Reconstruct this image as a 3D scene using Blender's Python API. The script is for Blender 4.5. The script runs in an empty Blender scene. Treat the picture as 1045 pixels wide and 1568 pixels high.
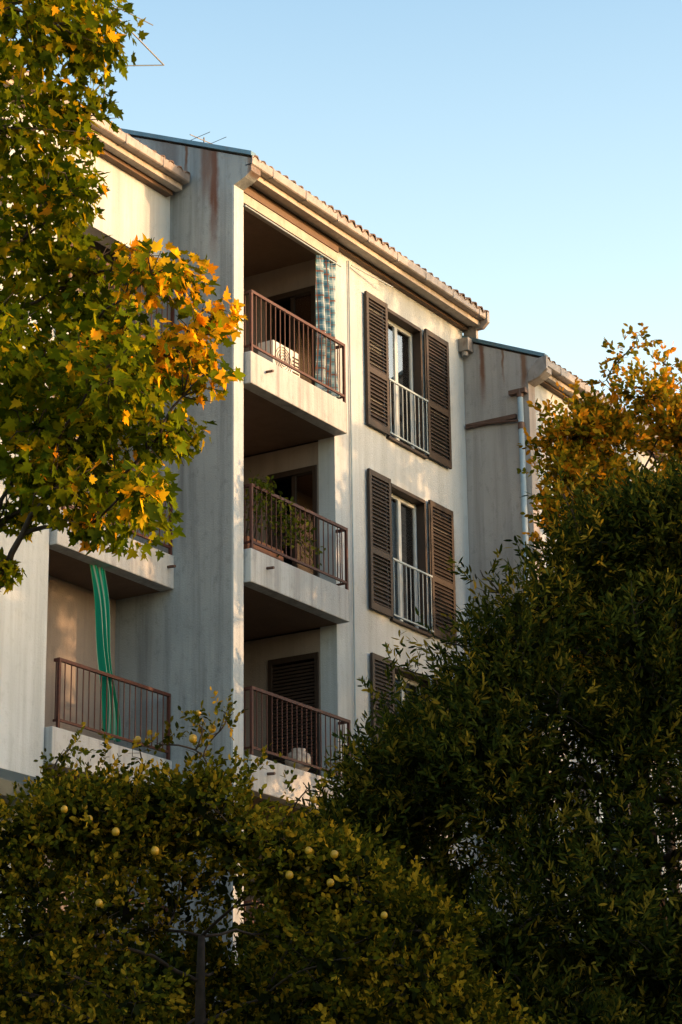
import bpy, math, random
import numpy as np
from mathutils import Vector, Matrix
random.seed(7); rng=np.random.default_rng(11)
scene=bpy.context.scene
scene.view_settings.view_transform='Standard'; scene.view_settings.look='None'; scene.view_settings.exposure=0

# ------------------------------------------------------------------ camera
A=math.radians(31.7);Pt=math.radians(17.85);Rl=math.radians(.74)
fw=Vector((math.cos(A)*math.cos(Pt),math.sin(A)*math.cos(Pt),math.sin(Pt)))
r0=Vector((math.sin(A),-math.cos(A),0));u0=r0.cross(fw)
Rv=math.cos(Rl)*r0-math.sin(Rl)*u0;Uv=math.cos(Rl)*u0+math.sin(Rl)*r0
cd=bpy.data.cameras.new("camera");cam=bpy.data.objects.new("camera",cd);scene.collection.objects.link(cam)
m=Matrix((Rv,Uv,-fw)).transposed().to_4x4();m.translation=Vector((0,0,1.6));cam.matrix_world=m
cd.sensor_fit='VERTICAL';cd.sensor_height=36;cd.lens=85;cd.clip_end=6000;cd.clip_start=.1
scene.camera=cam
def W(r,d,z): return np.array([r*.5255+d*.8508,-r*.8508+d*.5255,z])

# ------------------------------------------------------------------ light
SUN=Vector((.40,-.917,0)).normalized();EL=math.radians(10)
ts=Vector((SUN.x*math.cos(EL),SUN.y*math.cos(EL),math.sin(EL)))
w=bpy.data.worlds.new("World");scene.world=w;w.use_nodes=True
nt=w.node_tree;bg=nt.nodes["Background"];sk=nt.nodes.new("ShaderNodeTexSky")
sk.sky_type='NISHITA';sk.sun_disc=False;sk.sun_elevation=EL;sk.sun_rotation=math.atan2(SUN.x,SUN.y)
sk.air_density=1.0;sk.dust_density=1.2;sk.ozone_density=1.8
tc=nt.nodes.new("ShaderNodeTexCoord");sx=nt.nodes.new("ShaderNodeSeparateXYZ");nt.links.new(tc.outputs["Generated"],sx.inputs[0])
cr_=nt.nodes.new("ShaderNodeValToRGB");nt.links.new(sx.outputs[2],cr_.inputs[0])
cr_.color_ramp.elements[0].position=.12;cr_.color_ramp.elements[0].color=(.92,.71,.52,1)
cr_.color_ramp.elements[1].position=.60;cr_.color_ramp.elements[1].color=(.46,.51,.49,1)
e=cr_.color_ramp.elements.new(.36);e.color=(1,.79,.565,1)
mm=nt.nodes.new("ShaderNodeMix");mm.data_type='RGBA';mm.blend_type='MULTIPLY';mm.inputs[0].default_value=1
nt.links.new(sk.outputs[0],mm.inputs[6]);nt.links.new(cr_.outputs[0],mm.inputs[7])
nt.links.new(mm.outputs[2],bg.inputs[0]);bg.inputs[1].default_value=.95
sl=bpy.data.lights.new("sun","SUN");sl.energy=5.0;sl.angle=math.radians(.5);sl.color=(1,.54,.24)
so=bpy.data.objects.new("sun",sl);scene.collection.objects.link(so);so.rotation_euler=(-ts).to_track_quat('-Z','Y').to_euler();so.location=(60,-60,40)

# ------------------------------------------------------------------ materials
def newmat(name):
    m=bpy.data.materials.new(name);m.use_nodes=True;n=m.node_tree;b=n.nodes["Principled BSDF"];return m,n,b
def mixc(n,fac,c1,c2,bt='MIX'):
    x=n.nodes.new("ShaderNodeMix");x.data_type='RGBA';x.blend_type=bt
    for s,v in ((0,fac),(6,c1),(7,c2)):
        if hasattr(v,'links') or hasattr(v,'is_linked'): n.links.new(v,x.inputs[s])
        elif s==0: x.inputs[0].default_value=v
        else: x.inputs[s].default_value=(*v,1)
    return x.outputs[2]
def noise(n,scale,sc=(1,1,1),det=3,rough=.55):
    g=n.nodes.new("ShaderNodeNewGeometry");mp=n.nodes.new("ShaderNodeMapping");mp.inputs[3].default_value=sc
    t=n.nodes.new("ShaderNodeTexNoise");t.inputs["Scale"].default_value=scale;t.inputs["Detail"].default_value=det;t.inputs["Roughness"].default_value=rough
    n.links.new(g.outputs["Position"],mp.inputs[0]);n.links.new(mp.outputs[0],t.inputs["Vector"]);return t.outputs[0]
def ramp(n,src,a,b):
    r=n.nodes.new("ShaderNodeMapRange");r.inputs[1].default_value=a;r.inputs[2].default_value=b;n.links.new(src,r.inputs[0]);return r.outputs[0]
def bump(n,b,src,dist,st=.5):
    k=n.nodes.new("ShaderNodeBump");k.inputs["Distance"].default_value=dist;k.inputs["Strength"].default_value=st
    n.links.new(src,k.inputs["Height"]);n.links.new(k.outputs[0],b.inputs["Normal"])
def mth(n,op,a,b=0.):
    x=n.nodes.new("ShaderNodeMath");x.operation=op
    for i,v in enumerate((a,b)):
        if isinstance(v,(int,float)): x.inputs[i].default_value=v
        else: n.links.new(v,x.inputs[i])
    return x.outputs[0]
def stucco(name,base,dirt,amt=.6,rust=False):
    m,n,b=newmat(name)
    c=mixc(n,ramp(n,noise(n,.7),.35,.7),base,tuple(x*.80 for x in base))
    st=ramp(n,noise(n,1.0,(5,5,.22),5,.65),.45,.72)
    c=mixc(n,mth(n,'MULTIPLY',st,amt),c,dirt)
    sp=ramp(n,noise(n,9,(1,1,.6),5,.7),.54,.72)
    c=mixc(n,mth(n,'MULTIPLY',sp,amt*.6),c,dirt)
    if rust:
        g=n.nodes.new("ShaderNodeNewGeometry");s=n.nodes.new("ShaderNodeSeparateXYZ");n.links.new(g.outputs["Position"],s.inputs[0])
        wob=mth(n,'MULTIPLY',noise(n,3.5),.10)
        def streak(yc,wd,zt,ln,col,c):
            dy=mth(n,'ABSOLUTE',mth(n,'SUBTRACT',mth(n,'ADD',s.outputs[1],wob),yc+.05))
            a=ramp(n,dy,wd,wd*.3);z=ramp(n,s.outputs[2],zt-ln,zt-ln*.4)
            k=mth(n,'MULTIPLY',mth(n,'MULTIPLY',a,z),mth(n,'ADD',noise(n,14,(1,1,.15)),.45));k=mth(n,'MINIMUM',k,.9)
            return mixc(n,k,c,col)
        for q in rust: c=streak(*q,c)
    n.links.new(c,b.inputs["Base Color"]);b.inputs["Roughness"].default_value=.9
    bump(n,b,noise(n,42,(1,1,1),3,.7),.014,.6);return m
def simple(name,col,rough=.6,var=.25,scale=6,metal=0,bd=.002,dirt=None,da=.5):
    m,n,b=newmat(name)
    c=mixc(n,ramp(n,noise(n,scale),.35,.65),col,tuple(x*(1-var) for x in col))
    if dirt: c=mixc(n,mth(n,'MULTIPLY',ramp(n,noise(n,scale*2.3,(1,1,.5),4,.7),.5,.7),da),c,dirt)
    n.links.new(c,b.inputs["Base Color"]);b.inputs["Roughness"].default_value=rough;b.inputs["Metallic"].default_value=metal
    if bd>=.002: bump(n,b,noise(n,scale*8),bd,.4)
    return m
M_wall=stucco("stucco_white_shade_tint",(.465,.525,.57),(.25,.28,.30),.6)  # white stucco with the cool blue of its shade put into the colour
M_side=stucco("stucco_weathered_shade_tint",(.30,.34,.37),(.13,.147,.165),.9,rust=[(18.89,.10,17.98,1.9,(.12,.035,.012)),(19.02,.16,17.98,.9,(.15,.09,.07)),(19.4,.04,18.2,.7,(.14,.06,.03)),(18.25,.06,17.7,.5,(.14,.08,.05)),(19.75,.25,18.4,1.2,(.16,.16,.17))])  # weathering and rust streaks; bluish base also carries painted cool shade
M_sideC=stucco("stucco_weathered_pink",(.38,.36,.355),(.19,.175,.17),.8,rust=[(18.3,.07,17.1,1.2,(.15,.06,.03)),(17.5,.08,16.8,1.0,(.17,.08,.04)),(17.9,.03,17,.8,(.18,.09,.05))])
M_log=stucco("loggia_plaster_shaded",(.24,.21,.19),(.14,.12,.11),.6)  # brownish plaster, albedo lowered to paint in darker balcony shadow
M_conc=stucco("balcony_concrete",(.45,.475,.495),(.21,.21,.215),.85)
M_ceil=stucco("soffit_plaster_shaded",(.15,.10,.07),(.09,.062,.045),.5)  # brown plaster, darkened further to paint in shade below the balconies
M_rail=simple("rusty_red_paint",(.072,.015,.008),.65,.35,20,0,.001,(.030,.011,.008),.6)
M_wood=simple("dark_brown_wood",(.019,.010,.006),.65,.4,12,0,.001,(.038,.020,.012),.5)
M_trim=simple("cream_trim",(.42,.375,.33),.7,.2,4,0,.002,(.19,.15,.12),.6)
M_gut=simple("grey_gutter_metal",(.27,.25,.24),.45,.25,5,.2,.001,(.12,.08,.06),.6)
M_flash=simple("blue_grey_flashing",(.10,.20,.27),.45,.3,5,.3,.001,(.14,.10,.08),.4)
M_tile=simple("weathered_tile",(.14,.09,.07),.85,.45,8,0,.003,(.17,.15,.14),.6)
M_pipe=simple("pale_pipe",(.28,.37,.43),.5,.2,5)
M_pipeb=simple("brown_pipe",(.10,.05,.035),.55,.3,8)
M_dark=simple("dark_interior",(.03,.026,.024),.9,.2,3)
M_white=simple("white_plastic",(.70,.69,.67),.45,.1,5)
M_frame=simple("window_frame_paint",(.38,.45,.50),.5,.12,5)
M_steel=simple("antenna_metal",(.08,.09,.10),.4,.2,9,.3,0)
M_bark=simple("bark",(.036,.026,.019),.9,.5,14,0,.001)
m,n,b=newmat("window_glass")
tr=n.nodes.new("ShaderNodeBsdfTransparent");mx=n.nodes.new("ShaderNodeMixShader");gl=n.nodes.new("ShaderNodeBsdfGlossy");gl.inputs["Roughness"].default_value=.03
lw=n.nodes.new("ShaderNodeLayerWeight");lw.inputs[0].default_value=.5
n.links.new(mth(n,'ADD',mth(n,'MULTIPLY',lw.outputs["Fresnel"],.8),.15),mx.inputs[0]);n.links.new(tr.outputs[0],mx.inputs[1]);n.links.new(gl.outputs[0],mx.inputs[2])
n.links.new(mx.outputs[0],n.nodes["Material Output"].inputs[0]);M_glass=m
def attrmat(name,trans=0.):
    m=bpy.data.materials.new(name);m.use_nodes=True;n=m.node_tree;n.nodes.remove(n.nodes["Principled BSDF"]);out=n.nodes["Material Output"]
    a=n.nodes.new("ShaderNodeAttribute");a.attribute_name="Col";c=a.outputs["Color"]
    d=n.nodes.new("ShaderNodeBsdfDiffuse");n.links.new(c,d.inputs[0]);s=d.outputs[0]
    t=n.nodes.new("ShaderNodeBsdfTranslucent");mx=n.nodes.new("ShaderNodeMixShader");mx.inputs[0].default_value=trans
    n.links.new(mixc(n,1.,c,(1.7,1.5,.6),'MULTIPLY'),t.inputs[0])
    n.links.new(s,mx.inputs[1]);n.links.new(t.outputs[0],mx.inputs[2]);s=mx.outputs[0]
    n.links.new(s,out.inputs[0]);return m
M_leaf=attrmat("leaf_surface",.38);M_mleaf=attrmat("maple_leaf_surface",.52);M_cloth=attrmat("woven_cloth",.12)

# ------------------------------------------------------------------ mesh helpers
def empty(name):
    e=bpy.data.objects.new(name,None);scene.collection.objects.link(e);return e
class Part:
    def __init__(s,name,mat,parent=None,bevel=0,smooth=False):
        s.name,s.mat,s.parent,s.bevel,s.smooth=name,mat,parent,bevel,smooth;s.v=[];s.f=[]
    def add(s,vs,fs):
        o=len(s.v);s.v+= [tuple(v) for v in vs];s.f+=[tuple(i+o for i in f) for f in fs]
    def box(s,x0,x1,y0,y1,z0,z1):
        s.add([(x0,y0,z0),(x1,y0,z0),(x1,y1,z0),(x0,y1,z0),(x0,y0,z1),(x1,y0,z1),(x1,y1,z1),(x0,y1,z1)],
              [(0,3,2,1),(4,5,6,7),(0,1,5,4),(1,2,6,5),(2,3,7,6),(3,0,4,7)])
    def prismX(s,pts,x0,x1): # pts (y,z)
        n=len(pts);s.add([(x0,y,z) for y,z in pts]+[(x1,y,z) for y,z in pts],
            [tuple(range(n)),tuple(range(2*n-1,n-1,-1))]+[(i,i+n,(i+1)%n+n,(i+1)%n) for i in range(n)])
    def tube(s,pts,rad,k=6):
        pts=[Vector(p) for p in pts]
        if isinstance(rad,(int,float)): rad=[rad]*len(pts)
        vs=[];fs=[]
        for i,p in enumerate(pts):
            t=(pts[min(i+1,len(pts)-1)]-pts[max(i-1,0)]).normalized()
            a=t.orthogonal().normalized();b=t.cross(a)
            if i and (a.dot(pa))<.5:
                a=(pa-t*pa.dot(t)).normalized();b=t.cross(a)
            pa=a
            for j in range(k):
                q=2*math.pi*j/k;vs.append(p+(a*math.cos(q)+b*math.sin(q))*rad[i])
        for i in range(len(pts)-1):
            for j in range(k): fs.append((i*k+j,i*k+(j+1)%k,(i+1)*k+(j+1)%k,(i+1)*k+j))
        fs.append(tuple(range(k-1,-1,-1)));fs.append(tuple(range((len(pts)-1)*k,len(pts)*k)))
        s.add(vs,fs)
    def done(s):
        me=bpy.data.meshes.new(s.name);me.from_pydata(s.v,[],s.f);me.materials.append(s.mat);me.update()
        import bmesh
        bm=bmesh.new();bm.from_mesh(me);bmesh.ops.recalc_face_normals(bm,faces=bm.faces);bm.to_mesh(me);bm.free()
        if s.smooth: me.polygons.foreach_set("use_smooth",[True]*len(me.polygons))
        o=bpy.data.objects.new(s.name,me);scene.collection.objects.link(o)
        if s.parent: o.parent=s.parent
        if s.bevel:
            k=o.modifiers.new("b","BEVEL");k.width=s.bevel;k.segments=2;k.limit_method='ANGLE'
        return o

# ------------------------------------------------------------------ building
FL=[14.72,11.70,8.70,5.70,2.70]
def wall_with_openings(P,x0,x1,y0,y1,z0,z1,ops):
    ops=sorted(ops);x=x0
    for xa,xb,zs in ops:
        P.box(x,xa,y0,y1,z0,z1);zc=z0
        for za,zb in sorted(zs):
            P.box(xa,xb,y0,y1,zc,za);zc=zb
        P.box(xa,xb,y0,y1,zc,z1);x=xb
    P.box(x,x1,y0,y1,z0,z1)
def shutter(P,x0,x1,y,z0,z1,th=.045):
    fw_=.07
    P.box(x0,x0+fw_,y-th,y,z0,z1);P.box(x1-fw_,x1,y-th,y,z0,z1)
    zm=z0+(z1-z0)*.42
    for a,b in ((z0,z0+.11),(zm-.05,zm+.05),(z1-.09,z1)): P.box(x0+fw_,x1-fw_,y-th+.002,y-.002,a,b)
    for a,b in ((z0+.11,zm-.05),(zm+.05,z1-.09)):
        k=int((b-a)/.062)
        for i in range(k):
            z=a+(i+.5)*(b-a)/k+random.uniform(-.004,.004)
            q=.026+random.uniform(-.006,.006);P.prismX([(y-th+.0,z-q-.004),(y-th+.0,z-q+.006),(y-.004,z+q+.006),(y-.004,z+q-.004)],x0+fw_,x1-fw_)
def folds(name,parent,xa,xb,y,z0,z1,nf,amp,colf,mat,taper=0.,nu=60,nv=50):
    vs=[];fs=[];cs=[]
    for j in range(nv+1):
        v=j/nv
        for i in range(nu+1):
            u=i/nu;g=1-taper*math.sin(math.pi*min(1,v*1.15))*.5
            xc=(xa+xb)/2;x=xc+(u-.5)*(xb-xa)*g
            vs.append((x+.01*math.sin(v*9+u*4),y+amp*math.sin(u*nf*2*math.pi+1.5*math.sin(v*3))*(.6+.4*v)+.015*math.sin(7*v+u*3),z1-(z1-z0)*v+.012*math.sin(u*nf*6)*(v)))
            cs.append((*colf(u,v),1))
    for j in range(nv):
        for i in range(nu):
            a=j*(nu+1)+i;fs.append((a,a+1,a+nu+2,a+nu+1))
    me=bpy.data.meshes.new(name);me.from_pydata(vs,[],fs);me.materials.append(mat)
    at=me.color_attributes.new("Col","FLOAT_COLOR","POINT");at.data.foreach_set("color",np.array(cs,dtype=np.float32).ravel())
    me.polygons.foreach_set("use_smooth",[True]*len(fs))
    o=bpy.data.objects.new(name,me);scene.collection.objects.link(o)
    if parent:o.parent=parent
    return o
def railing(P,x0,x1,yf,yb,zt,zb,left=True,right=True,sp=.125):
    t=.02
    P.box(x0-t,x1+t,yf-.022,yf+.022,zt-.045,zt)
    P.box(x0-t,x1+t,yf-.015,yf+.015,zb,zb+.035)
    for x in [x0,x1]+([ (x0+x1)/2] if x1-x0>4 else []): P.box(x-.02,x+.02,yf-.02,yf+.02,zb-.12,zt-.045)
    k=int((x1-x0)/sp)
    for i in range(1,k):
        x=x0+(x1-x0)*i/k;P.tube([(x,yf,zb+.03),(x+random.uniform(-.004,.004),yf,zt-.04)],.0095,6)
    for on,x in ((left,x0),(right,x1)):
        if not on: continue
        P.box(x-.02,x+.02,yf+.022,yb,zt-.045,zt-.003);P.box(x-.013,x+.013,yf+.015,yb,zb,zb+.03)
        kk=max(1,int((yb-yf)/.12))
        for i in range(1,kk+1):
            y=yf+(yb-yf)*i/(kk+.6);P.tube([(x,y,zb+.03),(x,y,zt-.04)],.0095,6)
def window(B,x0,x1,yw,z0,z1,curt=True):
    fr=Part("window_frame",M_frame,B,.004);y=yw+.14
    wd=Part("window_surround",M_wood,B,.004)
    wd.box(x0,x0+.05,yw-.02,y+.06,z0,z1);wd.box(x1-.05,x1,yw-.02,y+.06,z0,z1);wd.box(x0+.05,x1-.05,yw-.035,y+.06,z1-.06,z1);
    wd.box(x0-.03,x1+.03,yw-.06,y+.06,z0-.045,z0)
    a,b_=x0+.05,x1-.05;c=(a+b_)/2
    for p,q in ((a,a+.06),(c-.045,c+.045),(b_-.06,b_)): fr.box(p,q,y,y+.05,z0,z1-.06)
    for p,q in ((a+.06,c-.045),(c+.045,b_-.06)):
        fr.box(p,q,y,y+.05,z0,z0+.09);fr.box(p,q,y,y+.05,z1-.13,z1-.06)
    g=Part("window_pane",M_glass,B);g.box(a+.05,c-.04,y+.02,y+.026,z0+.08,z1-.12);g.box(c+.04,b_-.05,y+.02,y+.026,z0+.08,z1-.12);g.done()
    fr.done();wd.done()
    folds("reflection_curtain",B,a+.02,c+.06,y+.16,z0+.03,z1-.08,7,.03,lambda u,v:(.74,.80,.84),M_cloth,0,70,10)  # white sheer whose bluish brightness also paints the sky's reflection in the pane
    sh=Part("inner_blind",M_frame,B)
    zz=z0+.05
    while zz<z1-.1: sh.box(c+.22,b_+.0,y+.13,y+.15,zz,zz+.035);zz+=.075
    sh.done()
    R=Part("window_rail",M_pipe,B);zt=z0+.98
    R.box(x0-.04,x1+.04,yw-.09,yw-.06,zt-.03,zt);R.box(x0-.04,x1+.04,yw-.09,yw-.06,z0+.03,z0+.055)
    k=9
    for i in range(k+1):
        x=x0+(x1-x0)*i/k;R.tube([(x,yw-.075,z0+.04),(x,yw-.075,zt-.02)],.008,6)
    for x in (x0-.03,x1+.01):
        R.box(x,x+.02,yw-.062,yw,zt-.028,zt-.004);R.box(x,x+.02,yw-.062,yw,z0+.033,z0+.05)
    R.done()
def roof(B,x0,x1,ye,ze,yr,zr,yb,zb):
    P=Part("roof_tiles",M_tile,B,0,True)
    L=math.hypot(yr-ye,zr-ze);ty,tz=(yr-ye)/L,(zr-ze)/L;ny,nz=-tz,ty
    rows=int(L/.36);nx=int((x1-x0)/.0325)
    for r in range(rows):
        s0=r*.36-.06;s1=s0+.44
        vs=[];
        for i in range(nx+1):
            x=x0+(x1-x0)*i/nx;ph=((x-x0)/.21)%1
            h=.055*math.sqrt(max(0,1-((ph-.32)/.32)**2)) if ph<.64 else -.012*math.sin((ph-.64)/.36*math.pi)
            q_=int((x-x0)/.21);jit=.018*math.sin(q_*12.9+r*7.1);h+=.008*math.sin(q_*5.3+r*3.3)
            for s,o in ((s0+jit,.035),(s1,.0)):
                vs.append((x,ye+ty*s+ny*(h+o),ze+tz*s+nz*(h+o)))
            vs.append((x,ye+ty*(s0+jit)+ny*(h+.015),ze+tz*(s0+jit)+nz*(h+.015)))
        fs=[]
        for i in range(nx):
            a=3*i;fs+= [(a,a+3,a+4,a+1),(a+2,a+5,a+3,a)]
        P.add(vs,fs)
    P.done()
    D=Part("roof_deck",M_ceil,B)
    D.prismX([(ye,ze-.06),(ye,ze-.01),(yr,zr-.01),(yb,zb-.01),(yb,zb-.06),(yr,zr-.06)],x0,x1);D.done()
    T=Part("rear_roof_tiles",M_tile,B);T.prismX([(yr,zr),(yr,zr+.06),(yb-.0,zb+.06),(yb,zb)],x0,x1);T.done()
def eave(B,x0,x1,yo,yw,zt,zs,yf=None):
    G=Part("gutter",M_gut,B,.006)
    G.prismX([(yo,zt-.13),(yo+.02,zt-.15),(yo+.13,zt-.15),(yo+.13,zt-.01),(yo+.115,zt-.01),(yo+.115,zt-.12),(yo+.02,zt-.12),(yo+.012,zt+.0),(yo-.006,zt)],x0,x1)
    x=x0+.55
    while x<x1-.1:
        G.box(x,x+.035,yo-.012,yo+.1,zt-.16,zt+.008);x+=.92
    G.done()
    T=Part("cornice",M_trim,B,.006)
    T.box(x0+.01,x1-.01,yo+.132,yo+.26,zt-.24,zt-.02)
    T.done()
    S=Part("soffit_step",M_trim,B,.006);S.box(x0+.02,x1-.04,yo+.262,yw-.10,zs+.07,zt-.06);S.done()
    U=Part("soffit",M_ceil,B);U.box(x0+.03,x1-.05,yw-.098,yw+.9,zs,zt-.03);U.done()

B=empty("apartment_building")
YB,YW,YS=18.54,18.66,18.42
X0,XF,XC,XE=27.09,27.34,30.05,34.30
def gablepts(yf,ze,ov,zbase,ywall,yr=23.6,yb=29.0):
    s=.43;return [(ywall,zbase),(ywall,ze-.38),(ov+.14,ze-.30),(ov+.02,ze-.22),(ov+.02,ze-.02),(yr,ze-.02+s*(yr-ov)),(yb,ze+s*(yr-ov)-s*(yb-yr)),(yb,zbase)]
S=Part("gable_wall",M_side,B);S.prismX(gablepts(YB,17.68,18.20,-.3,YB),X0,XF-.001)
S.done()
E=Part("fin_edge",M_wall,B);E.box(X0-.002,XF,YB-.012,YB+.02,-.3,17.30);E.done()
Wp=Part("facade_wall",M_wall,B)
wins=[(14.70,16.95),(11.66,13.92),(8.66,10.92),(5.66,7.92),(2.66,4.92)]
wall_with_openings(Wp,XC,XE,YW,YW+.30,-.3,17.52,[(31.66,32.84,wins)])
Wp.done()
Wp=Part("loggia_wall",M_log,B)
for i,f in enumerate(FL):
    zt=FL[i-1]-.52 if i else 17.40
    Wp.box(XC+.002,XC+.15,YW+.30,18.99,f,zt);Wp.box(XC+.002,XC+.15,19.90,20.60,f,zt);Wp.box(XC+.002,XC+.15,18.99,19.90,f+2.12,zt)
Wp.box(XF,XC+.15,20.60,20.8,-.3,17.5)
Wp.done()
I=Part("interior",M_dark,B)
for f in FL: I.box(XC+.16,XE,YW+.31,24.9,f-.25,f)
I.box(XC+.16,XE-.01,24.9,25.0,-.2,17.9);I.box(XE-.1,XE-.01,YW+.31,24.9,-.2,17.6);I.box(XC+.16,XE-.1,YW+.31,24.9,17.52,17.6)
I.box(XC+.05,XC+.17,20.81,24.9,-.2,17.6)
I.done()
W2=Part("rear_wall",M_wall,B);W2.box(12,XE,28.7,29,-.3,17.4);W2.box(XE-.25,XE,YW+.301,28.69,-.3,17.55);W2.done()
sl_=Part("balcony_slab",M_conc,B,.012)
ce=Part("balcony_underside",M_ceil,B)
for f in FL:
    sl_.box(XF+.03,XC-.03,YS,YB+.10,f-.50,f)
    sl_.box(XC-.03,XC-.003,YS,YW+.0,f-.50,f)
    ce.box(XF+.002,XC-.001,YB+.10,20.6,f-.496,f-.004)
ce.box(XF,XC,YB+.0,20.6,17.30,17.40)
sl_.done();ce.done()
bm_=Part("loggia_beam",M_trim,B,.006);bm_.box(XF,XC,YB+.02,YW+.04,17.14,17.30);bm_.done()
R=Part("balcony_railing",M_rail,B)
for f in FL:
    railing(R,XF+.10,XC-.02,YS+.04,YW-.02,f+.99,f+.10)
R.done()
dp=Part("balcony_door",M_wood,B,.004);dg=Part("door_glass",M_glass,B)
for i,f in enumerate(FL):
    y0,y1,z1=18.99,19.90,f+2.12;x=XC
    dp.box(x-.025,x+.10,y0,y0+.07,f,z1);dp.box(x-.025,x+.10,y1-.07,y1,f,z1);dp.box(x-.025,x+.10,y0+.07,y1-.07,z1-.09,z1)
    if i==2:
        z=f+.03
        while z<z1-.12: dp.prismX([(y0+.07,z),(y1-.07,z),(y1-.07,z+.04),(y0+.07,z+.04)],x-.0,x+.03);z+=.055
    else:
        ym=(y0+y1)/2
        dp.box(x+.03,x+.07,ym-.035,ym+.035,f,z1-.09);dp.box(x+.03,x+.07,y0+.07,ym-.035,f,f+.3)
        dg.box(x+.05,x+.056,y0+.07,ym-.035,f+.3,z1-.09)
dp.done();dg.done()
Sh=Part("shutter",M_wood,B)
for za,zb in wins:
    shutter(Sh,30.96,31.63,YW-.03,za,zb+.03);shutter(Sh,32.89,33.66,YW-.03,za-.0,zb+.03)
    for x in (31.63,32.87): Sh.tube([(x,YW-.05,za+.05),(x,YW-.05,zb-.05)],.014,6)
    window(B,31.66,32.84,YW,za,zb)
Sh.done()
roof(B,X0+.02,XE+.06,18.26,17.66,23.6,19.98,29.1,17.6)
eave(B,X0+.0,XE+.12,18.20,YW,17.70,17.42)
F=Part("verge_flashing",M_flash,B,.004)
F.prismX([(18.20,17.69),(18.20,17.76),(23.6,20.08),(23.6,20.00)],X0-.035,X0+.10);F.done()
H=Part("gutter_end",M_gut,B,.008)
H.prismX([(18.17,17.72),(18.17,17.50),(18.28,17.40),(18.40,17.40),(18.40,17.24),(18.52,17.20),(18.655,17.20),(18.655,17.72)],XE+.02,XE+.10)
H.box(34.12,34.32,18.46,18.655,16.98,17.22);H.tube([(34.2,18.56,17.2),(34.2,18.57,16.9)],.06,10);H.done()
P_=Part("cable_pipe",M_pipe,B);P_.tube([(30.50,YW-.03,17.35),(30.50,YW-.03,14.2),(30.50,YW-.03,9)],.013,8);P_.tube([(30.55,YW-.05,17.28),(31.55,YW-.22,17.22)],.012,6)
P_.tube([(XF,18.50,17.05),(XC,18.50,17.05)],.014,6);P_.done()
sp=Part("drain_spout",M_pipeb,B)
for f in FL:
    for x,y in ((27.78,YS),(26.93,19.55)): sp.tube([(x,y+.1,f-.20),(x,y-.12,f-.215)],.022,8)
sp.done()

# block A (stepped back)
YA=19.68
Wa=Part("stepped_facade_wall",M_wall,B)
wall_with_openings(Wa,12,24.38,YA,YA+.3,-.3,17.45,[(21.2,22.38,wins),(16.0,17.18,wins)])
Wa.box(24.38,X0-.002,YA+.02,YA+.3,16.2,17.45)
Wa.box(12,12.3,YA+.3,28.7,-.3,17.4)
Wa.done()
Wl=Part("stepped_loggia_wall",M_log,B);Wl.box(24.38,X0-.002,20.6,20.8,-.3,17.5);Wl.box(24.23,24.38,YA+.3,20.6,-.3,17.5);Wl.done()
for xw in (21.2,16.0):
    Sh=Part("shutter",M_wood,B)
    for za,zb in wins:
        shutter(Sh,xw-.70,xw-.03,YA-.03,za,zb+.03);shutter(Sh,xw+1.23,xw+1.99,YA-.03,za,zb+.03)
        window(B,xw,xw+1.18,YA,za,zb)
    Sh.done()
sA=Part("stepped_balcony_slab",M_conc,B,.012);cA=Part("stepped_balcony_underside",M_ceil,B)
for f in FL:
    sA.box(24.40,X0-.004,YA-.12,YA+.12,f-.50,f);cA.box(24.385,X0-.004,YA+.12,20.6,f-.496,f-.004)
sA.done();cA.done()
R=Part("stepped_balcony_railing",M_rail,B)
for f in FL: railing(R,24.56,X0-.05,YA-.08,YA+.0,f+.96,f+.10,True,False)
R.done()
roof(B,12,X0-.04,19.38,17.62,23.6,19.4,29.1,17.5)
eave(B,12,X0-.05,19.30,YA,17.66,17.36)
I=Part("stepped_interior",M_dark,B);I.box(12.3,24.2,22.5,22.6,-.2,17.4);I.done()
aw=Part("awning",simple("dark_awning_fabric",(.03,.05,.05),.8),B,.01);aw.prismX([(YA-.01,7.95),(YA-.01,8.0),(YA-1.0,7.55),(YA-1.0,7.35),(YA-.98,7.35),(YA-.98,7.5)],20.0,24.3);aw.done()

# ---------------- block C
Bc=empty("apartment_building.001")
dz=-1.10;YC=17.43;XD=43.
S=Part("gable_wall",M_sideC,Bc);S.prismX(gablepts(YC,17.68+dz,17.08,-.3,YC,22.4,27.8),XE+.012,XE+.25);S.done()
Wc=Part("facade_wall",M_wall,Bc)
winc=[(z0+dz,z1+dz) for z0,z1 in wins if z0+dz>1.2]
wall_with_openings(Wc,XE+.25,XD,YC+.01,YC+.31,-.3,17.50+dz,[(36.1,37.28,winc),(40.5,41.68,winc)])
Wc.box(XD-.3,XD,YC+.31,27.5,-.3,16.3);Wc.box(XE+.26,XD-.31,27.2,27.5,-.3,16.3);Wc.done()
for xw in (36.1,40.5):
    Sh=Part("shutter",M_wood,Bc)
    for za,zb in winc:
        shutter(Sh,xw-.70,xw-.03,YC-.02,za,zb+.03);shutter(Sh,xw+1.23,xw+1.99,YC-.02,za,zb+.03)
        window(Bc,xw,xw+1.18,YC+.01,za,zb)
    Sh.done()
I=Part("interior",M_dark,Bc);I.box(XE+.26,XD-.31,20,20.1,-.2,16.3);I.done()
roof(Bc,XE+.03,XD+.1,17.14,17.66+dz,22.4,19.92+dz,27.8,17.6+dz)
eave(Bc,XE+.012,XD+.1,17.08,YC,17.70+dz,17.42+dz)
F=Part("verge_flashing",M_flash,Bc,.004);F.prismX([(17.08,17.69+dz),(17.08,17.76+dz),(22.4,20.05+dz),(22.4,19.97+dz)],XE-.02,XE+.12);F.done()
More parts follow.
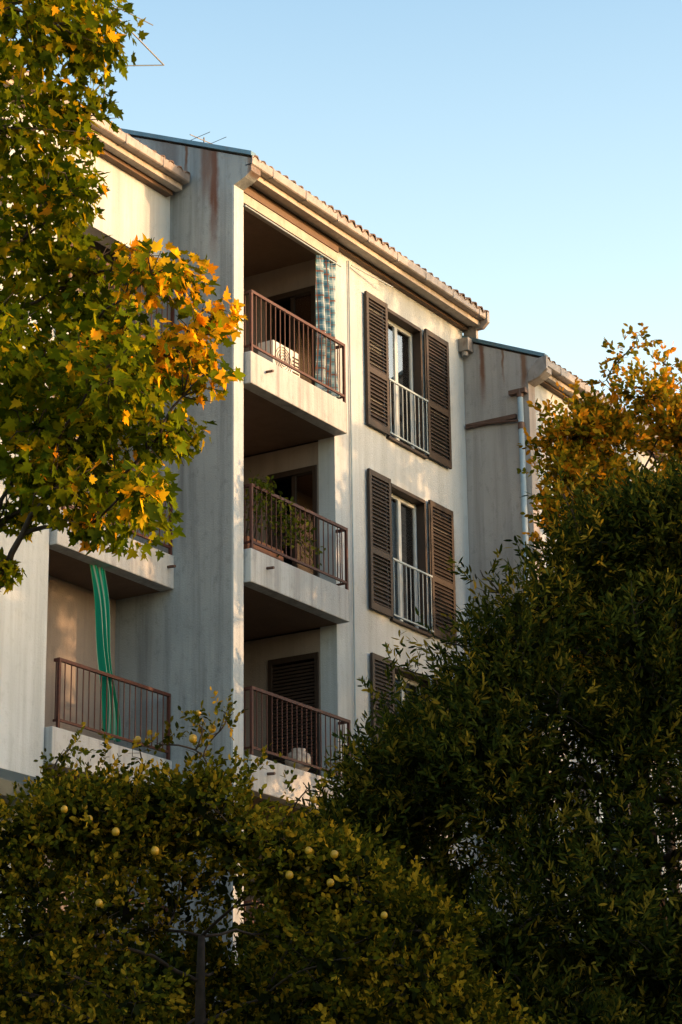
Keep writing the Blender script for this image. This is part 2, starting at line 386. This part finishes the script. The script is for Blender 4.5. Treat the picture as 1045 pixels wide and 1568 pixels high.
P_=Part("downpipe",M_pipe,Bc,0,True);P_.tube([(XE-.05,17.56,15.98),(XE-.05,17.56,9),(XE-.05,17.56,0)],.05,12);P_.done()
P_=Part("gutter_outlet",M_pipeb,Bc,.004)
P_.box(XE-.06,XE+.008,17.66,18.63,15.60,15.68)
P_.tube([(XE-.05,18.62,15.66),(XE-.05,17.62,15.55)],.022,8);P_.tube([(XE-.05,17.56,15.5),(XE-.05,17.56,15.38)],.06,12)
P_.box(XE-.10,XE+.0,17.44,17.76,16.02,16.10);P_.tube([(XE-.05,17.56,16.1),(XE-.05,17.56,15.95)],.058,10)
P_.done()
H=Part("gutter_end",M_gut,Bc,.008)
H.prismX([(17.05,17.72+dz),(17.05,17.48+dz),(17.2,17.36+dz),(17.42,17.3+dz),(17.42,17.5+dz),(17.2,17.7+dz)],XE-.03,XE+.03);H.done()

# ------------------------------------------------------------------ things on the balconies
def plaid(u,v):
    a=(u*4.5)%1;b=(v*11)%1
    c=np.array([.42,.55,.60])
    if a<.5: c=c*np.array([.35,.52,.62])
    if b<.5: c=c*np.array([.45,.62,.70])
    if .72<a<.8 or .72<b<.8: c=np.array([.62,.66,.66])
    if .22<a<.3 or .22<b<.3: c=np.array([.25,.10,.06])
    return tuple(c)
folds("plaid_curtain",None,29.42,29.98,18.56,14.80,17.06,3,.07,plaid,M_cloth,.45,110,180)
def green(u,v): return (.30,.42,.36) if (u*5)%1<.12 else (.012,.21,.14)
o=folds("green_curtain",None,25.34,25.68,19.72,8.80,11.18,2.5,.06,green,M_cloth,.95,60,60)
for vtx in o.data.vertices:
    t=(11.16-vtx.co.z)/2.3;vtx.co.x+= .38*t+.03*math.sin(t*9)
ac=empty("air_conditioner")
a_=Part("casing",M_white,ac,.015);a_.box(28.45,29.2,18.74,19.02,14.80,15.33);a_.done()
a_=Part("fan_grille",M_dark,ac)
for k in range(5):
    rr=.04+.045*k;pts=[(28.72+rr*math.cos(q*math.pi/12),18.73,15.06+rr*math.sin(q*math.pi/12)) for q in range(25)];a_.tube(pts,.005,4)
for k in range(6): a_.box(28.98,29.16,18.728,18.738,14.9+.06*k,14.92+.06*k)
a_.done()
a_=Part("feet",M_steel,ac);a_.box(28.5,28.56,18.74,19.02,14.722,14.80);a_.box(29.08,29.14,18.74,19.02,14.722,14.80);a_.done()

def lathe(P,cx,cy,prof,k=20):
    vs=[];fs=[]
    for r,z in prof:
        for j in range(k): q=2*math.pi*j/k;vs.append((cx+r*math.cos(q),cy+r*math.sin(q),z))
    for i in range(len(prof)-1):
        for j in range(k): fs.append((i*k+j,i*k+(j+1)%k,(i+1)*k+(j+1)%k,(i+1)*k+j))
    fs.append(tuple(range(k-1,-1,-1)));fs.append(tuple(range((len(prof)-1)*k,len(prof)*k)));P.add(vs,fs)
pt=Part("round_planter",simple("glazed_ceramic",(.55,.46,.38),.4,.5,14),None,0,True)
f=8.70;lathe(pt,28.95,18.66,[(.07,f+.003),(.09,f+.02),(.17,f+.10),(.20,f+.20),(.17,f+.30),(.10,f+.35),(.11,f+.38),(.09,f+.38),(.08,f+.33)]);pt.done()

# ------------------------------------------------------------------ leaves
def nrm(a): return a/np.maximum(np.linalg.norm(a,axis=-1,keepdims=True),1e-9)
def scatter(name,parent,tv,tf,P,ax,nr,size,col,mat=None):
    N=len(P);ax=nrm(ax);xx=nrm(np.cross(ax,nr));zz=np.cross(xx,ax)
    tv=np.array(tv,float);K=len(tv)
    V=P[:,None,:]+size[:,None,None]*(tv[None,:,0:1]*xx[:,None,:]+tv[None,:,1:2]*ax[:,None,:]+tv[None,:,2:3]*zz[:,None,:])
    me=bpy.data.meshes.new(name);me.vertices.add(N*K);me.vertices.foreach_set("co",V.astype(np.float32).ravel())
    lens=[len(f) for f in tf];fl=np.concatenate([np.array(f) for f in tf]);L=len(fl);nf=len(tf)
    me.loops.add(N*L);me.loops.foreach_set("vertex_index",(fl[None,:]+np.arange(N)[:,None]*K).astype(np.int32).ravel())
    me.polygons.add(N*nf);st=np.concatenate([[0],np.cumsum(lens)[:-1]])
    me.polygons.foreach_set("loop_start",(st[None,:]+np.arange(N)[:,None]*L).astype(np.int32).ravel())
    at=me.color_attributes.new("Col","FLOAT_COLOR","POINT")
    cc=np.ones((N,K,4),np.float32);cc[:,:,:3]=col[:,None,:];at.data.foreach_set("color",cc.ravel())
    me.materials.append(mat or M_leaf);me.update(calc_edges=True);me.validate()
    o=bpy.data.objects.new(name,me);scene.collection.objects.link(o)
    if parent:o.parent=parent
    return o
half=[(0,0,0),(.26,-.12,.05),(.24,.06,.05),(.56,.16,.12),(.40,.28,.08),(.44,.52,.10),(.20,.50,.04),(.14,.74,.03),(0,1.0,-.04)]
MAPLE=half+[(-x,y,z) for x,y,z in half[1:-1]]
mf=[tuple(range(9)),(0,)+(8,)+tuple(range(15,8,-1))]
LEAF=[(0,0,0),(.13,.3,.03),(.11,.7,.02),(0,1,-.03),(-.11,.7,.02),(-.13,.3,.03)];lf=[(0,1,2,3),(0,3,4,5)]
BROAD=[(0,0,0),(.26,.35,.05),(.24,.7,.04),(0,1,-.03),(-.24,.7,.04),(-.26,.35,.05)]
def rand_dir(n): return nrm(rng.normal(size=(n,3)))
def branches(T,base,top,targets,r0_,twigs=6,lobR=None,seed=1,tr=.012):
    """trunk, then each crown lobe is joined to the nearest limb already grown"""
    P=Part("trunk_and_limbs",M_bark,T,0,True);rd=random.Random(seed)
    base=Vector(base);top=Vector(top);nseg=12
    ax=[base.lerp(top,i/nseg)+Vector((math.sin(i*.6)*.12,math.cos(i*.5)*.12,0)) for i in range(nseg+1)]
    P.tube(ax,[r0_*(1-.78*i/nseg) for i in range(nseg+1)],10)
    nodes=[(a,r0_*(1-.78*i/nseg)*.6,0.) for i,a in enumerate(ax) if i>=3]
    order=sorted(range(len(targets)),key=lambda k:min((Vector(targets[k])-a).length for a in ax[3:]))
    for k in order:
        t=Vector(targets[k])
        s,rs,ds=min(nodes,key=lambda q:(q[0]-t).length*1.0+.45*q[2]+(.8*max(0,q[0].z-t.z)))
        L=(t-s).length;mid=s.lerp(t,.5)+Vector((rd.uniform(-.12,.12),rd.uniform(-.12,.12),L*.10))
        n_=5;pts=[];rr=[];re=max(tr,rs*.55)
        rs_=max(re,min(rs*.85,.02+L*.05))
        for i in range(n_+1):
            u=i/n_;p=s*(1-u)**2+mid*2*u*(1-u)+t*u*u
            p+=Vector([rd.uniform(-1,1)*.02*L*(0<i<n_) for _ in range(3)]);pts.append(p);rr.append(rs_*(1-u)+min(re,rs_)*.8*u)
        P.tube(pts,rr,6)
        for i in (2,3,4,5): nodes.append((pts[i],rr[i],ds+L*i/5))
        R_=lobR[k] if lobR is not None else .5
        for j in range(twigs):
            q=pts[rd.randrange(3,n_+1)];d=Vector((rd.gauss(0,1),rd.gauss(0,1),rd.gauss(.1,1))).normalized()*R_*rd.uniform(.7,1.1)
            e=t+d;m_=q.lerp(e,.5)+Vector((rd.uniform(-.06,.06),rd.uniform(-.06,.06),rd.uniform(-.05,.08)))
            P.tube([q,q.lerp(m_,.6),m_,e],[tr*.6,tr*.5,tr*.42,tr*.2],4)
    return P.done()
def varcol(cols,wts,n,var=.2):
    c=np.array(cols);i=rng.choice(len(c),n,p=np.array(wts)/sum(wts));o=c[i]*(1+rng.normal(0,var,(n,1)));return np.clip(o,.004,.9)
# ---- maple
Tm=empty("maple_tree")
lob=[(-2.25,10.6,.55),(-1.95,10.1,.30),(-2.3,9.75,.5),(-2.05,9.45,.27),(-2.3,8.95,.5),(-1.85,8.75,.33),(-2.15,8.2,.55),(-1.6,8.3,.34),
(-1.12,8.55,.22),(-.85,8.33,.15),(-1.2,8.08,.26),(-.96,7.82,.21),(-1.58,7.68,.42),(-2.1,7.45,.45),(-1.27,7.35,.2),(-1.55,7.08,.34),(-1.95,6.92,.28),(-1.36,6.78,.2),(-2.36,6.42,.12),(-2.15,7.15,.28),
(-1.95,11.1,.4),(-2.6,11.6,.6),(-3.2,10.8,.7),(-3.1,9.6,.7),(-3.0,8.4,.6),(-3.0,7.3,.5),(-4.2,11.5,.8),(-4.4,10.2,.8),(-4.3,8.8,.8),(-5.3,9.8,.8),(-5.2,8.2,.7),(-3.8,7.2,.6),(-1.45,8.72,.16),(-1.8,10.5,.22),
(-1.75,6.72,.2),(-1.15,7.55,.2),(-1.85,7.3,.3),(-1.3,8.35,.25),(-2.45,7.9,.35),(-1.9,9.1,.25),(-2.3,6.95,.2),(-1.0,8.1,.2)]
orange={8:.6,9:.75,10:.5,32:.6,11:.28,7:.22,1:.10,33:.12,17:.2,15:.10,37:.45,35:.15,34:.15,41:.5}
Ps=[];Cs=[];Ns=[];cent=[]
for i,(r,z,R_) in enumerate(lob):
    d=16+rng.uniform(-.5,.7);c=W(r,d,z);cent.append(c)
    for lay in range(2 if R_>.3 else 1):
        n_=int(1500*R_**2+50) if r>-2.8 else int(330*R_**2)
        u=rand_dir(n_)*(rng.random((n_,1))**.45)*R_*np.array([1.05,1.05,.95])
        off=W(0,lay*.8,0)
        Ps.append(c+u+off);Ns.append(nrm(u)+np.array([0,0,.35]))
        f=orange.get(i,.04)*(1 if lay==0 else .4)
        k=rng.random(n_)<f
        col=varcol([(.10,.14,.007),(.18,.185,.008),(.044,.072,.008),(.28,.215,.009)],[.42,.24,.27,.07],n_)*rng.uniform(.65,1.2)
        col[k]=varcol([(.62,.32,.015),(.55,.36,.015),(.50,.20,.012)],[.45,.45,.1],k.sum(),.15)
        Cs.append(col)
P=np.concatenate(Ps);N_=np.concatenate(Ns);Cc=np.clip(np.concatenate(Cs),.004,.9);n_=len(P);print("maple",n_)
ax=nrm(N_)*.5+rand_dir(n_)*.7+np.array([0,0,-.55]);nn=nrm(N_)*.5+rand_dir(n_)*.8+np.array([.2,-.5,.3])
scatter("foliage",Tm,MAPLE,mf,P,ax,nn,rng.uniform(.055,.118,n_),Cc,M_mleaf)
branches(Tm,W(-4.3,16.8,-.2),W(-3.6,16.6,11),cent,.22,twigs=9,lobR=[l[2]*1.1 for l in lob],seed=3,tr=.011)

# ---- profile trees
def profile_tree(name,cr,cd_,prof,zlow,hw,depth,nl,Rr,twn,lpt,tl,ll,tmpl,cols,wts,r0_,tipc=None,seed=5,up=.7,tw=.01,frontbias=.72,fill=60,fill_shadec=(.011,.016,.006),extra=(),fruit=0):
    T=empty(name);pr=np.array(prof)
    lobes=[];tries=0
    while len(lobes)<nl and tries<60000:
        tries+=1
        r=rng.uniform(pr[0,0],pr[-1,0]);zt=np.interp(r,pr[:,0],pr[:,1]);R_=rng.uniform(*Rr)
        if rng.random()<.27: z=zt-R_*.95
        else: z=zlow+(zt-R_*.95-zlow)*rng.random()
        if z>zt-R_*.9 or z<zlow: continue
        e=max(.06,1-((r-cr)/hw)**2)
        dm=depth*math.sqrt(e)*math.sqrt(max(.15,1-((z-zlow)/(pr[:,1].max()-zlow+.6))**3))
        sgn=-1 if rng.random()<frontbias else 1
        d=cd_+sgn*dm*rng.random()**.4
        if any((r-q[0])**2+(z-q[2])**2+(d-q[1])**2<(.45*R_)**2 for q in lobes): continue
        lobes.append((r,d,z,R_))
    lobes+=list(extra)
    Ps=[];Ax=[];Cl=[];Sz=[]
    for r,d,z,R_ in lobes:
        c=W(r,d,z);n_=int(twn*(R_/Rr[1])**2)+2
        u=rand_dir(n_);rad=rng.random((n_,1))**.4;o=c+u*rad*R_*np.array([1,1,.8])
        dr=nrm(u*.8+np.array([0,0,up])+rand_dir(n_)*.45)
        shade=rng.uniform(.55,1.45)
        tipk=rng.random(n_)
        for k in range(lpt):
            t=(k+.5)/lpt
            p=o+dr*tl*t*rng.uniform(.8,1.1,(n_,1))+rng.normal(0,.006,(n_,3))
            a=nrm(dr*(.45+.5*t)+rand_dir(n_)*.75)
            Ps.append(p);Ax.append(a);Sz.append(rng.uniform(ll*.7,ll*1.2,n_))
            cc=varcol(cols,wts,n_,.22)*shade
            if tipc is not None:
                s=(tipk<tipc[1])&(t>.35);cc[s]=np.array(tipc[0])*rng.uniform(.7,1.2,(s.sum(),1))
            Cl.append(cc)
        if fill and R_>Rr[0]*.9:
            Ps.append(c+rand_dir(fill)*(rng.random((fill,1))**.5)*R_*.66);Ax.append(rand_dir(fill));Sz.append(rng.uniform(R_*.25,R_*.42,fill));Cl.append(varcol([fill_shadec],[1],fill,.3))  # oversized dark leaves; the crown's inner shade is put into their colour
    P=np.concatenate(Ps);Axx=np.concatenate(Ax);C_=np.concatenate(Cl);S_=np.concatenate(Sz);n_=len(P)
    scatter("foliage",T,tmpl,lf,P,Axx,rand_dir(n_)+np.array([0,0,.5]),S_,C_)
    branches(T,W(cr,cd_+.3,-.2),W(cr,cd_+.2,pr[:,1].max()-1.2),[W(*l[:3]) for l in lobes],r0_,twigs=3,lobR=[l[3] for l in lobes],seed=seed,tr=tw)
    if fruit:
        Fp=Part("fruit",M_fruit,T,0,True);fl_=[l for l in lobes if l[1]<cd_-.5 and l[2]>4.2]
        for k in range(fruit):
            l=fl_[rng.integers(len(fl_))];q=W(*l[:3])+W(0,-1,0)*(l[3]*1.05)+rng.normal(0,.08,3);rr=rng.uniform(.022,.036)
            lathe(Fp,q[0],q[1],[(rr*math.sin(t*math.pi/8)+.001,q[2]+rr*1.1*math.cos(t*math.pi/8)) for t in range(9)],10)
        Fp.done()
    print(name,len(lobes),n_)
    return T
M_fruit=simple("yellow_fruit_skin",(.40,.25,.015),.45,.3,20)
G1=[(.024,.036,.008),(.044,.054,.010),(.014,.024,.008),(.078,.076,.012)]
profile_tree("broadleaf_tree",3.2,25.3,[(-.7,4.6),(-.3,5.6),(0,6.1),(.3,6.9),(.6,7.25),(.9,7.4),(1.2,7.65),(1.5,8.0),(1.85,8.5),(2.2,8.8),(2.45,9.25),(2.9,9.5),(3.6,9.65),(4.6,10.0),(5.6,9.2),(6.4,7.2)],
  2.2,4.2,2.2,390,(.34,.56),92,12,.32,.098,LEAF,G1,[.4,.3,.2,.1],.24,((.18,.145,.022),.17),5,extra=[(.42,24.2,7.35,.14),(.62,24,7.65,.14),(1.05,23.8,7.85,.14),(1.45,23.8,8.55,.14),(2.3,23.7,9.4,.14),(.15,24.2,6.8,.12)])
profile_tree("fruit_tree",-1.2,20.6,[(-4.5,4.8),(-3.5,5.3),(-2.87,5.2),(-2.5,5.5),(-2.3,5.72),(-1.9,5.68),(-1.5,5.7),(-1.05,5.7),(-.85,5.5),(-.5,5.25),(-.1,5.15),(.4,4.9),(.8,4.5),(1.2,4.0),(1.5,3.4)],
  1.9,3.8,1.6,240,(.22,.42),78,12,.22,.058,BROAD,[(.052,.060,.007),(.10,.092,.010),(.024,.034,.007),(.18,.135,.014)],[.4,.28,.22,.10],.14,((.27,.19,.018),.17),9,up=.5,tw=.008,fill=34,fruit=22,
  extra=[(-2.45,20,5.75,.10),(-2.3,19.9,5.95,.09),(-1.7,19.8,5.9,.10),(-1.25,20,5.95,.10),(-1.05,19.9,6.08,.09),(-1.0,19.9,6.25,.05),(-1.2,20,6.15,.08),(-.8,20,5.75,.1),(-2.0,20,5.85,.1),(-1.55,20,6.0,.07),(-.45,20,5.5,.08),(-.3,20,5.6,.06)])
profile_tree("autumn_tree",4.5,33.5,[(2.8,12.9),(3.05,13.45),(3.3,13.55),(3.6,13.65),(3.95,13.9),(4.35,14.2),(4.7,14.0),(5.2,13.85),(6.5,13.0)],
  9.5,2.2,1.3,95,(.24,.44),75,9,.26,.10,BROAD,[(.30,.19,.014),(.17,.15,.012),(.48,.22,.015),(.08,.09,.012)],[.36,.28,.16,.20],.14,((.58,.26,.018),.14),12,up=.7,tw=.012,fill=12,fill_shadec=(.07,.055,.01),extra=[(4.2,33,14.6,.12),(4.4,33,14.8,.1),(4.75,33,14.45,.14),(3.9,33,14.2,.12),(5.1,33,14.2,.15),(3.0,33,13.6,.12),(3.4,33,13.9,.1)])
profile_tree("evergreen_shrub",-.5,28.6,[(-7,5.2),(-5,5.6),(-3,5.4),(-1,5.6),(1,5.3),(3,6.0),(5.5,6.2)],
  2.2,8,1.0,230,(.45,.70),45,9,.30,.13,BROAD,[(.022,.03,.007),(.036,.042,.008)],[.6,.4],.12,None,15,up=.5,tw=.01,fill=40)

# ---- climbing plant on middle balcony
Tp=empty("potted_plant");f=11.70
pp=Part("planter",simple("terracotta_pot",(.30,.12,.06),.8,.3,9),Tp,.01);pp.box(27.55,28.5,18.60,18.82,f+.003,f+.26);pp.done()
Ps=[];st=Part("stems",M_bark,Tp)
for k in range(26):
    x=rng.uniform(27.5,29.3)
    p=np.array([min(x,28.45),18.7,f+.22]);tgt=np.array([x,18.42+rng.uniform(-.05,.12),f+rng.uniform(.2,1.15)])
    pts=[p+(tgt-p)*t+np.array([0,0,.35*math.sin(t*math.pi)]) for t in np.linspace(0,1,7)]
    st.tube(pts,.006,4)
    for t in range(30):
        q=pts[rng.integers(2,7)]+rng.normal(0,.06,3);Ps.append(q)
st.done();Ps=np.array(Ps);n_=len(Ps)
scatter("foliage",Tp,BROAD,lf,Ps,rand_dir(n_)+np.array([0,0,-.3]),rand_dir(n_),rng.uniform(.05,.10,n_),varcol([(.05,.07,.012),(.12,.13,.02)],[.6,.4],n_))

# ---- antennas
def antenna(name,base,h,boom,els,r=.009):
    T=empty(name);P=Part("mast_and_elements",M_steel,T);b=Vector(base);P.tube([b,b+Vector((0,0,h))],r*1.6,6)
    t=b+Vector((0,0,h-.05));d=Vector(boom);P.tube([t-d*.5,t+d*.5],r,6)
    pd=Vector((-d.y,d.x,0)).normalized()
    for i in range(els):
        q=t-d*.5+d*(i+.5)/els;l=.28+.05*i;P.tube([q-pd*l,q+pd*l],r*.6,4)
    P.done()
T=empty("tv_antenna");P=Part("mast_and_elements",M_steel,T)
P.tube([(25.8,20,17.85),(25.8,20,20.4)],.015,6)
P.tube([(25.8,20,20.15),(27.3,20,19.82)],.012,6);P.tube([(26.3,20.0,19.36),(27.3,20.0,19.82)],.010,6);P.tube([(25.8,20,20.22),(27.0,20,20.38)],.009,6)
P.done()
antenna("tv_antenna.001",(26.2,21.0,18.3),.75,(.7,.1,.12),3,.008)
antenna("tv_antenna.002",(27.4,19.3,18.1),.32,(.6,-.1,.02),2,.008)

# ---- sun-side trees off to the right (their crowns dapple the facade)
def tall_tree(name,r,d,zl,zh,hw,n_,size,seed,thin=18.):
    T=empty(name);k=36
    cen=[];Ps=[];
    for i in range(k):
        t=i/(k-1);z=zl+(zh-zl)*t;w_=hw*math.sqrt(max(.1,1-(2*t-.9)**2*.8));cen.append(W(r+rng.uniform(-w_,w_),d+rng.uniform(-w_,w_),z+rng.uniform(-.4,.4)))
    for c in cen:
        m_=n_//k
        if c[2]>thin: m_=int(m_*.5)
        Ps.append(c+rand_dir(m_)*(rng.random((m_,1))**.5)*(rng.uniform(.8,1.4) if c[2]<thin else rng.uniform(.45,.85)))
    P=np.concatenate(Ps);n2=len(P)
    scatter("foliage",T,BROAD,lf,P,rand_dir(n2),rand_dir(n2),rng.uniform(size*.7,size*1.3,n2),varcol(G1,[1,1,1,1],n2))
    branches(T,W(r,d,-.2),W(r,d,zh-1),cen,.25,twigs=3,lobR=[1]*k,seed=seed,tr=.02)
for i,(r,d,zl,zh,hw,n_,th) in enumerate([(15.5,12,2,8.0,2.6,8000,30),(16,17.5,2,8.5,2.8,8000,30),(16.5,23,2,10.6,3,9000,30),(16,28.0,3,15.2,2.6,12000,30),(17,35.2,3,20.2,2.6,13000,16.8),(15.5,40,3,21,3,12000,17.5)]):
    tall_tree("park_tree" if i==0 else "park_tree.%03d"%i,r,d,zl,zh,hw,n_,.36,20+i,th)

# ---- ground
g=simple("grass_ground",(.045,.06,.03),.95,.4,.5,0,.02,(.06,.055,.04),.5)
G=Part("ground",g,None);G.add([(-3000,-3000,0),(3000,-3000,0),(3000,3000,0),(-3000,3000,0)],[(0,1,2,3)]);G.done()
pv=Part("pavement",simple("paving",(.25,.24,.22),.9,.2,3),None);pv.box(5,45,14.2,16.0,0.004,.12);pv.done()
